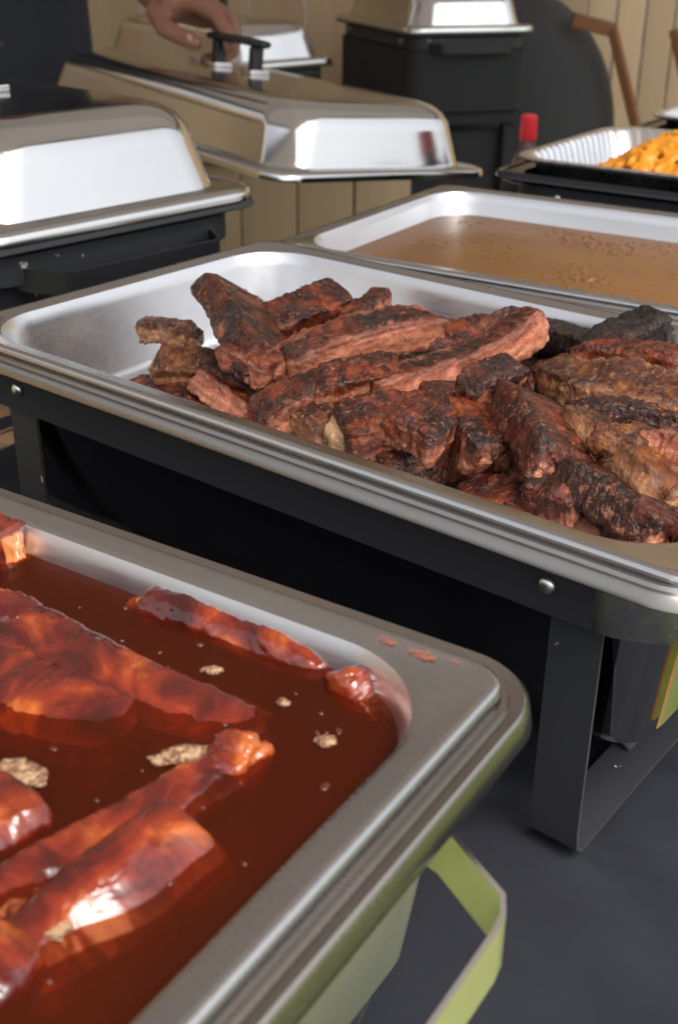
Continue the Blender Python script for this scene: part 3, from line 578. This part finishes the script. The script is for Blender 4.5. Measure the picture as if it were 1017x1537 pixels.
FOAM = [
    ([0.4053, -0.1401, -0.0086], 0.0095, 0.006, 0.3, 'tan foam patch by the far wall beside the long thin rib'),
    ([0.4371, -0.2136, -0.0086], 0.01, 0.004, 0.9, 'streaky grey foam patch by the glinting knob'),
    ([0.4004, -0.2523, -0.0086], 0.01, 0.006, 0.2, 'large tan foam patch in front of the broad glossy slab'),
    ([0.4579, -0.2913, -0.0086], 0.0075, 0.005, 0.2, 'pale foam patch beside the thick wedge rib'),
    ([0.4726, -0.1781, -0.0086], 0.0036, 0.0026, 0.5, 'small tan crumb floating alone near the pan corner'),
    ([0.4124, -0.1691, -0.0086], 0.004, 0.002, 0.6, 'tiny foam fleck between the long thin rib and the raised edge'),
    ([0.4468, -0.1692, -0.0086], 0.0025, 0.0018, 0, 'tiny pale bubble fleck between the crumb and the slab'),
]
HANDOFF = (-.095, 0, -.020)
for r in RIBS: place_rib('pork_rib', *r[0], group=G1, **r[1])
for r in SRIBS: place_rib('glazed_rib', *r[0], group=G2, **r[1])

SAm = Matrix.Translation(SA[1]) @ Matrix.Rotation(SA[0], 4, 'Z')
for k, (x0, y0, x1, y1) in enumerate(((-.22, .10, -.10, .06), (-.21, .03, -.09, -.01), (-.22, -.03, -.12, -.09), (-.08, -.06, .04, -.11), (-.20, -.11, -.10, -.13), (-.03, -.12, .08, -.12))):
    a_ = SAm @ Vector((x0, y0, SAUCE_Z - .006)); b_ = SAm @ Vector((x1, y1, SAUCE_Z - .006))
    place_rib('glazed_rib', a_, b_, .032, .024, 10, .004, 120 + k, 'glaze', 'glazed rib half sunk in the sauce away from the pan corner with smears', G2, cut=.5, amp=.7, ex=.6, hf=.75)
# ---------------------------------------------------------------- barbecue sauce, foam
def local_sheet(bm, hx, hy, r, z, dome=0):
    vs = [bm.verts.new(p) for p in rrect(hx, hy, r, z, 10)]; bm.faces.new(vs)
bm = bmesh.new()
for k, (dz, ins) in enumerate(((0, 0), (-.0035, .0006), (-.007, .0012), (-.011, .0018), (-.016, .0024))):
    local_sheet(bm, CL / 2 - .0305 - ins, CW / 2 - .0305 - ins, .046, dz)
sauce = from_bm('barbecue_sauce', bm, M['sauce'], None, False)
sauce.location = (SA[1].x, SA[1].y, RIM + SAUCE_Z); sauce.rotation_euler = (0, 0, SA[0])
tag(sauce, 'dark red brown barbecue sauce pooled around the glazed ribs', 'sauce', kind='stuff')
for k, (P, sx, sy, rz_, lab) in enumerate(FOAM):
    bm = bmesh.new(); bmesh.ops.create_uvsphere(bm, u_segments=30, v_segments=16, radius=1)
    for v in bm.verts:
        n_ = noise.noise(v.co * 2.2 + Vector((k * 7, 0, 0))) * .45 + noise.noise(v.co * 7 + Vector((k, 3, 0))) * .28
        v.co = Vector((v.co.x * sx * (1 + n_), v.co.y * sy * (1 + n_), v.co.z * .0013 * (1 + 1.2 * n_)))
    o = from_bm('foam_patch', bm, M['foam']); o.location = (P[0], P[1], RIM + P[2]); o.rotation_euler = (0, 0, rz_)
    tag(o, lab, 'foam', 'tan foam flecks on the sauce')

rnd = random.Random(21); VV, FF = [], []
tb = bmesh.new(); bmesh.ops.create_uvsphere(tb, u_segments=10, v_segments=6, radius=1); tb.verts.index_update()
tv = [v.co.copy() for v in tb.verts]; tf = [tuple(v.index for v in f.verts) for f in tb.faces]; tb.free()
for k in range(150):
    x = rnd.uniform(-.24, .24); y = rnd.uniform(-.135, .135); r_ = rnd.choice((.0006, .0007, .0009, .0012, .0016)) ; an = rnd.uniform(0, 3.1)
    mt = Matrix.Translation((x, y, 0)) @ Matrix.Rotation(an, 4, 'Z') @ Matrix.Diagonal((r_ * rnd.uniform(1, 1.8), r_, .0006, 1))
    o_ = len(VV); VV += [mt @ v for v in tv]; FF += [tuple(i + o_ for i in f) for f in tf]
me = bpy.data.meshes.new('fat_droplets'); me.from_pydata(VV, [], FF)
dr_ = link('fat_droplets', me, mat('fat_drop', (.07, .010, .004), .12, Coat_Weight=1, Coat_Roughness=.03)); dr_.location = sauce.location; dr_.rotation_euler = sauce.rotation_euler
tag(dr_, 'tiny fat droplets and spice specks floating on the barbecue sauce', 'droplets', kind='stuff')
# ---------------------------------------------------------------- baked beans
bm = bmesh.new(); nx, ny = 60, 40; hx, hy = CL / 2 - .0325, .364 / 2 - .0325
local_sheet(bm, hx, hy, .046, 0)
sb = from_bm('bean_sauce', bm, M['beansauce'], None, False); sb.location = (BN[1].x, BN[1].y, RIM - .02 - .021); sb.rotation_euler = (0, 0, BN[0])
tag(sb, 'thin brown gravy around the baked beans', 'gravy', kind='stuff')
rnd = random.Random(3)
tb = bmesh.new(); bmesh.ops.create_uvsphere(tb, u_segments=8, v_segments=6, radius=1); tb.verts.index_update()
tv = [v.co.copy() for v in tb.verts]; tf = [tuple(v.index for v in f.verts) for f in tb.faces]; tb.free()
VV, FF = [], []
for k in range(2600):
    x = rnd.uniform(-hx + .012, hx - .012); y = rnd.uniform(-hy + .012, hy - .012)
    h = noise.noise(Vector((x * 14, y * 14, 2))); z = .0028 * h - .0036 + rnd.uniform(-.0012, .0006)
    if x < -.17 and y > .03 and rnd.random() < .8: continue
    mt = Matrix.Translation((x, y, z)) @ Matrix.Rotation(rnd.uniform(0, 6.3), 4, 'Z') @ Matrix.Rotation(rnd.uniform(-.5, .5), 4, 'X') @ Matrix.Diagonal((.0062 * rnd.uniform(.8, 1.2), .0042, .0038, 1))
    o_ = len(VV); VV += [mt @ v for v in tv]; FF += [tuple(i + o_ for i in f) for f in tf]
me = bpy.data.meshes.new('baked_beans'); me.from_pydata(VV, [], FF)
bo = link('baked_beans', me, M['bean']); bo.location = sb.location; bo.rotation_euler = sb.rotation_euler
tag(bo, 'brown baked beans filling the pale steel pan', 'beans', kind='stuff')

# ---------------------------------------------------------------- foil trays and orange pasta
def foil_tray(label, c, H):
    t = thing('foil_tray', label, 'foil tray', (c[1].x, c[1].y, TAB + H - .05), (0, 0, c[0]), 'aluminium foil trays'); hx, hy = CL / 2 - .018, CW / 2 - .018
    def ring(ix, iy, r, z, wob, n=26, seg=46):
        base = rrect(hx - ix, hy - iy, r, z, n); out = []; 
        # resample evenly so that the pleats run round the wall
        P = [Vector(p) for p in base] + [Vector(base[0])]; L = [0]
        for a, b in zip(P, P[1:]): L.append(L[-1] + (b - a).length)
        m_ = 360; j = 0
        for k in range(m_):
            s = L[-1] * k / m_
            while L[j + 1] < s: j += 1
            f = (s - L[j]) / max(1e-9, L[j + 1] - L[j]); p = P[j].lerp(P[j + 1], f); d = Vector((p.x, p.y, 0)).normalized()
            out.append(p + d * wob * (math.sin(k * math.tau / 4.0 * 1.0) + .5 * noise.noise(Vector((k * .21, z * 40, 0)))) + Vector((0, 0, .35 * wob * noise.noise(Vector((k * .33, 4, 0))))))
        return out
    bm = bmesh.new(); loft(bm, [ring(.036, .036, .03, .004, 0), ring(.03, .03, .035, .008, .0006), ring(.014, .014, .04, .062, .0022), ring(.010, .010, .04, .066, .0016)], True)
    from_bm('tray', bm, M['foil'], t, True, 50)
    bm = bmesh.new(); loft(bm, [ring(.010, .010, .04, .066, .0016), ring(.002, .002, .045, .067, .001), ring(-.002, -.002, .045, .0655, .001), ring(-.001, -.001, .045, .0625, .001)])
    from_bm('rolled_edge', bm, M['foil'], t, True, 50)
    return t
foil_tray('crimped foil tray heaped with orange pasta', CN, .175)
foil_tray('crimped foil tray standing empty in the farthest chafing dish of the row', P5, .175)
bm = bmesh.new(); rnd = random.Random(5); hx, hy = CL / 2 - .05, CW / 2 - .05
for k in range(2200):
    x = rnd.uniform(-.225, hx); y = rnd.uniform(-hy, hy)
    h = max(0, min(1, (x + .23) / .10)) * max(0, 1 - (abs(y) / hy) ** 3); z = -.032 + .062 * h + rnd.uniform(-.006, .004)
    a = rnd.uniform(0, 6.3); d = Vector((math.cos(a), math.sin(a), rnd.uniform(-.5, .6))) * .008; n_ = Vector((-d.y, d.x, .004)) * .6
    c = Vector((x, y, z)); tube(bm, [c - d, c + n_ * .4, c + d], .0036, 6)
bmesh.ops.recalc_face_normals(bm, faces=bm.faces)
po = from_bm('orange_pasta', bm, M['cheese']); md = po.modifiers.new('melt', 'REMESH'); md.mode = 'VOXEL'; md.voxel_size = .0026; md.use_smooth_shade = True; ms = po.modifiers.new('soften', 'SMOOTH'); ms.iterations = 4; po.location = (CN[1].x, CN[1].y, TAB + .175); po.rotation_euler = (0, 0, CN[0])
tag(po, 'orange cheesy pasta heaped in the foil tray', 'pasta', kind='stuff')
# bottle with a red cap behind the pasta
t = thing('sauce_bottle', 'brown sauce bottle with a red cap behind the pasta dish', 'bottle', (-.118, 1.112, TAB))
bm = bmesh.new(); lathe(bm, [(.024, 0), (.026, .004), (.026, .11), (.022, .135), (.012, .155), (.011, .165)], 24); from_bm('body', bm, M['bottle'], t, True, 40)
bm = bmesh.new(); lathe(bm, [(.0125, .163), (.013, .166), (.012, .194), (.009, .197)], 20); from_bm('cap', bm, M['red'], t, True, 40)

# ================================================================ SIDE TABLE, LIDDED DISHES
t = thing('plank_table', 'bare brown plank table under the lidded chafing dish', 'table', (-.545, .335, 0))
for k in range(6): boxo('plank', (0, -.325 + .13 * k, .722), (.72, .126, .026), M['tablewood'], t)
for sx in (-1, 1):
    boxo('apron', (sx * .31, 0, .66), (.03, .70, .09), M['tablewood'], t)
    for sy in (-1, 1): boxo('leg', (sx * .31, sy * .31, .31), (.06, .06, .62), M['tablewood'], t)
def lid(label, loc, rot, h=.085, Wd=None, hoff=0, Ln=None):
    """dome lid; origin at rim centre"""
    t = thing('chafer_lid', label, 'lid', loc, rot, 'steel dome lids'); hx, hy = (Ln or CL) / 2, (Wd or CW) / 2
    d = rlofto('dome', [(hx - .026, hy - .026, .05, .003), (hx - .027, hy - .027, .052, .006), (hx - .037, hy - .037, .055, h - .036), (hx - .040, hy - .040, .055, h - .024), (hx - .047, hy - .047, .055, h - .013), (hx - .058, hy - .058, .055, h - .005), (hx - .072, hy - .072, .05, h - .001), (hx - .09, hy - .09, .04, h), (hx - .16, hy - .14, .03, h + .003)], M['lid'], t, cap1=True, n=12, autosm=60)
    rlofto('rim', [(hx - .026, hy - .026, .05, .003), (hx - .008, hy - .008, .045, .0025), (hx - .002, hy - .002, .045, .001), (hx, hy, .045, -.002), (hx, hy, .045, -.010), (hx - .002, hy - .002, .045, -.010), (hx - .003, hy - .003, .044, -.001), (hx - .027, hy - .027, .05, 0)], M['lid'], t, n=12, autosm=50)
    if True:
        for s in (-1, 1):
            boxo('bracket', (s * .052 + hoff, 0, h + .0065), (.030, .036, .007), M['mirror'], t, .002)
            boxo('post', (s * .052 + hoff, 0, h + .026), (.014, .020, .034), M['grip'], t, .003)
        bm = bmesh.new(); tube(bm, [(-.078, 0, 0), (-.074, 0, .001), (-.03, 0, .003), (.03, 0, .003), (.074, 0, .001), (.078, 0, 0)], [.006, .0095, .0105, .0105, .0095, .006], 14)
        g_ = from_bm('grip', bm, M['grip'], t); g_.location = (hoff, 0, h + .047); g_.scale = (1, 1.25, .62)
    return t

def lidded(label, lablid, loc, rz, H, guard=False):
    ch = chafer(label, (loc[0], loc[1], RIM + loc[2] - H - .006), rz, H=H, rim_mat='black', pan_mat='black', band='black', ends='black', handle_mat='grip')
    if guard: rlofto('wind_guard', [(CL / 2 - .012, CW / 2 - .012, .04, .004), (CL / 2 - .012, CW / 2 - .012, .04, H - .042), (CL / 2 - .014, CW / 2 - .014, .04, H - .042), (CL / 2 - .014, CW / 2 - .014, .04, .004)], M['matblack'], ch)
    return lid(lablid, (loc[0], loc[1], RIM + loc[2] + .004), (0, 0, rz))
lidded('black chafing dish on the plank table, closed by a steel lid', 'steel dome lid closing the chafing dish on the plank table', (-.41, .376, 0), R(-7.6), .194)
L2 = lid('tilted steel dome lid held up by the hand', (-.597, 1.047, RIM - .046), (R(-5.1), R(1.7), R(-16)), Wd=.40, hoff=-.02, Ln=.76)
def cart(label, c, rz, top):
    t = thing('serving_cart', label, 'cart', (c[0], c[1], 0), (0, 0, rz))
    boxo('top', (0, 0, top - .015), (.50, .33, .03), M['matblack'], t); boxo('shelf', (0, 0, .2), (.46, .29, .02), M['matblack'], t)
    boxo('side_panel', (.2, 0, top / 2 + .07), (.02, .28, top - .24), M['matblack'], t); boxo('side_panel', (-.2, 0, top / 2 + .07), (.02, .28, top - .24), M['matblack'], t)
    for sx in (-1, 1):
        for sy in (-1, 1): boxo('leg', (sx * .22, sy * .135, top / 2 - .02), (.03, .03, top - .03), M['matblack'], t)
lidded('black chafing dish on the board counter behind the lid held by the hand', 'steel dome lid partly hidden behind the lid held by the hand', (-1.411, 1.908, -.04), R(-11.9), .19)
ct = thing('wooden_counter', 'counter of upright tan boards behind the lid held by the hand', 'counter', (-1.33, 1.93, 0), (0, 0, math.atan2(fr.y, fr.x)))
ctop = RIM - .04 - .196
boxo('countertop', (0, .10, ctop - .0125), (.86, .62, .025), M['fence'], ct, .003, (0, 0, 0))
for k in range(6): boxo('board', (-.35 + .14 * k, -.16, (ctop - .027) / 2), (.135, .02, ctop - .027), M['fence'], ct, .003)
for sx in (-1, 1): boxo('side_panel', (sx * .41, .12, (ctop - .027) / 2), (.02, .52, ctop - .027), M['fence'], ct, .003)
lidded('black chafing dish on a cart in front of the smoker', 'steel dome lid in front of the black smoker', (-1.068, 2.383, .030), R(-35.8), .19, True)
cart('black serving cart in front of the smoker', (-1.068, 2.383), R(-35.8), RIM + .030 - .196)

# ================================================================ SMOKER, CHAIR
t = thing('smoker', 'large black dome topped smoker standing before the fence', 'smoker', (-1.17, 2.93, 0))
bm = bmesh.new(); lathe(bm, [(.24, .16), (.31, .22), (.36, .34), (.385, .50), (.385, .57)], 56); from_bm('bowl', bm, M['smoker'], t, True, 40)
bm = bmesh.new(); prof = [(.392, .575), (.392, .60)] + [(.385 * math.cos(a) ** .9 if a < 1.5 else .03, -.0 + .60 + .44 * math.sin(a)) for a in [R(6 + 84 * k / 14) for k in range(14)]] + [(.03, 1.045)]
lathe(bm, prof, 56); from_bm('lid', bm, M['smoker'], t, True, 40)
bm = bmesh.new(); lathe(bm, [(.05, 1.035), (.05, 1.07), (.04, 1.08)], 24); from_bm('vent', bm, M['black'], t, True, 40)
for k in range(3):
    bm = bmesh.new(); a = R(30 + 120 * k); tube(bm, [(.26 * math.cos(a), .26 * math.sin(a), .30), (.36 * math.cos(a), .36 * math.sin(a), 0)], .018, 10); from_bm('leg', bm, M['black'], t)
ch = thing('wooden_chair', 'reddish brown wooden chair between the smoker and the fence', 'chair', (-.655, 3.025, 0), (0, 0, R(35)))
def bar(name, a, b, wx, wy, m_, parent):
    a = Vector(a); b = Vector(b); bm = bmesh.new(); box(bm, None, (wx, wy, (b - a).length), bev=.004)
    o = from_bm(name, bm, m_, parent, True, 40); o.location = (a + b) / 2; o.rotation_mode = 'QUATERNION'; o.rotation_quaternion = (b - a).to_track_quat('Z', 'Y'); return o
for s in (-1, 1):
    bar('back_post', (s * .088 - .075, .02, .93), (s * .088 + .10, -.06, .42), .038, .026, M['chairwood'], ch)
    bar('leg', (s * .115 + .10, -.055, .44), (s * .13 + .10, .10, 0), .036, .030, M['chairwood'], ch)
    bar('leg', (s * .115 + .12, -.40, .44), (s * .13 + .12, -.44, 0), .036, .030, M['chairwood'], ch)
for k in range(5): bar('seat_slat', (-.05 + .0, -.08 - .08 * k, .452), (.27, -.08 - .08 * k, .452), .018, .070, M['chairwood'], ch)
bar('arm_rest', (-.285, .00, .955), (-.155, .02, .925), .022, .04, M['chairwood'], ch)

# ================================================================ PERSON HOLDING THE LID
def blob(name, chains, voxel, material, parent=None, smooth_it=6, squash=None):
    """tapered limbs fused into one continuous surface"""
    bm = bmesh.new()
    for ch_ in chains:
        for (a, ra), (b, rb) in zip(ch_, ch_[1:]):
            a = Vector(a); b = Vector(b); tube(bm, [a.lerp(b, k / 4) for k in range(5)], [ra + (rb - ra) * k / 4 for k in range(5)], 14)
        for a, ra in ch_: ball(bm, a, (ra, ra, ra), None, 14, 10)
    o = from_bm(name, bm, material, parent)
    md = o.modifiers.new('fuse', 'REMESH'); md.mode = 'VOXEL'; md.voxel_size = voxel; md.use_smooth_shade = True
    ms = o.modifiers.new('soften', 'SMOOTH'); ms.factor = .5; ms.iterations = smooth_it
    return o
L2m = Matrix.Translation((-.597, 1.047, RIM - .046)) @ (Matrix.Rotation(R(-16), 4, 'Z') @ Matrix.Rotation(R(1.7), 4, 'Y') @ Matrix.Rotation(R(-5.1), 4, 'X'))
HX, HY, HZ = HANDOFF
HS = 1.28
def h(x, y, z):
    x, y, z = x * HS, y * HS, z * HS
    return tuple(L2m @ Vector((x - .02 + HX, y + HY, z + .085 + .047 + HZ)))
PX, PY = -1.36, 1.24
person = thing('person', 'person in dark navy clothing reaching in to hold the lid by its handle', 'person', (PX, PY, 0))
def rel(p): return (p[0] - PX, p[1] - PY, p[2])
wr = rel(h(-.130, .0, .060)); palm0 = rel(h(-.085, .005, .052)); pm1 = rel(h(-.055, -.012, .046)); pm2 = rel(h(-.055, .03, .040))
# body faces the buffet (towards +x, -y)
fx, fy = .80, -.60; sx, sy = .60, .80     # forward, and the person's left
def B(f, s, z): return (fx * f + sx * s, fy * f + sy * s, z)
sh_r = B(.10, .20, 1.42); el = ((sh_r[0] + wr[0]) / 2 + .02, (sh_r[1] + wr[1]) / 2 - .03, 1.20)
fing = [
    [(pm1, .017), (rel(h(-.022, -.004, .050)), .0115), (rel(h(.018, .004, .040)), .0098), (rel(h(.042, .006, .020)), .0088), (rel(h(.050, .004, .006)), .0078)],
    [(palm0, .022), (rel(h(-.028, .020, .050)), .0115), (rel(h(.010, .030, .036)), .0098), (rel(h(.026, .028, .010)), .0088), (rel(h(.022, .014, -.010)), .0078)],
    [(pm2, .018), (rel(h(-.040, .042, .040)), .0110), (rel(h(-.006, .050, .022)), .0095), (rel(h(.004, .040, -.004)), .0085), (rel(h(-.002, .016, -.016)), .0075)],
    [(pm2, .018), (rel(h(-.058, .056, .026)), .0100), (rel(h(-.032, .056, .006)), .0085), (rel(h(-.022, .040, -.010)), .0078), (rel(h(-.024, .016, -.016)), .007)],
    [(palm0, .022), (rel(h(-.075, -.026, .034)), .0155), (rel(h(-.040, -.036, .018)), .0125), (rel(h(-.006, -.030, .010)), .0108), (rel(h(.016, -.024, .006)), .0092)],
]
fing = [[(p_, r_ * HS) for p_, r_ in c_] for c_ in fing]
chains = [
    [(B(0, 0, .95), .15), (B(.01, 0, 1.15), .14), (B(.03, 0, 1.33), .15), (B(.05, 0, 1.44), .09), (B(.07, 0, 1.53), .058), (B(.10, 0, 1.58), .058)],
    [(B(.11, 0, 1.63), .085), (B(.10, 0, 1.69), .095), (B(.08, 0, 1.72), .092)],
    [(B(.175, 0, 1.60), .045), (B(.20, 0, 1.655), .016), (B(.205, 0, 1.635), .019)],
    [(B(.09, -.095, 1.66), .018), (B(.09, -.10, 1.64), .014)], [(B(.09, .095, 1.66), .018), (B(.09, .10, 1.64), .014)],
    [(B(.04, 0, 1.40), .10), (sh_r, .062), (el, .050), (tuple(Vector(el).lerp(Vector(wr), .3)), .050), (wr, .035), (palm0, .040), (pm1, .028)],
    [(palm0, .038), (pm2, .028)], [(pm1, .027), (pm2, .027)],
    [(B(.04, 0, 1.40), .10), (B(.02, -.21, 1.42), .062), (B(.0, -.27, 1.15), .045), (B(.12, -.25, .92), .030), (B(.15, -.24, .86), .028), (B(.18, -.235, .79), .016)],
    [(B(0, 0, .92), .14), (B(0, -.10, .86), .095), (B(.02, -.11, .48), .058), (B(-.01, -.115, .10), .042), (B(.02, -.115, .05), .045), (B(.16, -.125, .035), .033)],
    [(B(0, .10, .86), .095), (B(.02, .11, .48), .058), (B(-.01, .115, .10), .042), (B(.02, .115, .05), .045), (B(.16, .125, .035), .033)],
] + fing
blob('body', chains, .0042, M['skin'], person, 5)
mid_el = tuple(Vector(sh_r).lerp(Vector(el), .75))
blob('shirt', [[(B(0, 0, .86), .165), (B(.01, 0, 1.15), .155), (B(.03, 0, 1.33), .168), (B(.045, 0, 1.43), .10)], [(B(.04, .05, 1.39), .12), (sh_r, .078), (mid_el, .066)], [(B(.04, -.05, 1.39), .12), (B(.02, -.21, 1.42), .078), (B(.005, -.255, 1.22), .066)]], .010, M['shirt'], person, 3)
blob('trousers', [[(B(0, 0, .92), .155), (B(0, -.10, .84), .112), (B(.02, -.11, .48), .080), (B(0, -.115, .09), .066)], [(B(0, 0, .92), .155), (B(0, .10, .84), .112), (B(.02, .11, .48), .080), (B(0, .115, .09), .066)]], .011, M['shirt'], person, 3)
bm = bmesh.new(); ball(bm, B(.075, 0, 1.715), (.102, .102, .10), None, 20, 14)
for v in bm.verts:
    if v.co.z < 1.70: v.co.z = 1.70 + (v.co.z - 1.70) * .4
from_bm('hair', bm, M['hair'], person)
for s in (-1, 1):
    bm = bmesh.new(); ball(bm, B(.178, s * .034, 1.668), (.012, .012, .009), None, 12, 8); from_bm('eye', bm, M['hair'], person)
bm = bmesh.new(); a = Vector(rel(h(.014, -.0325, .011))); ball(bm, (0, 0, 0), (.0085, .0022, .0066), None, 14, 8)
nl_ = from_bm('thumb_nail', bm, M['nail'], person); nl_.matrix_local = Matrix.Translation(a) @ Matrix.Rotation(R(-12.8), 4, 'Z')
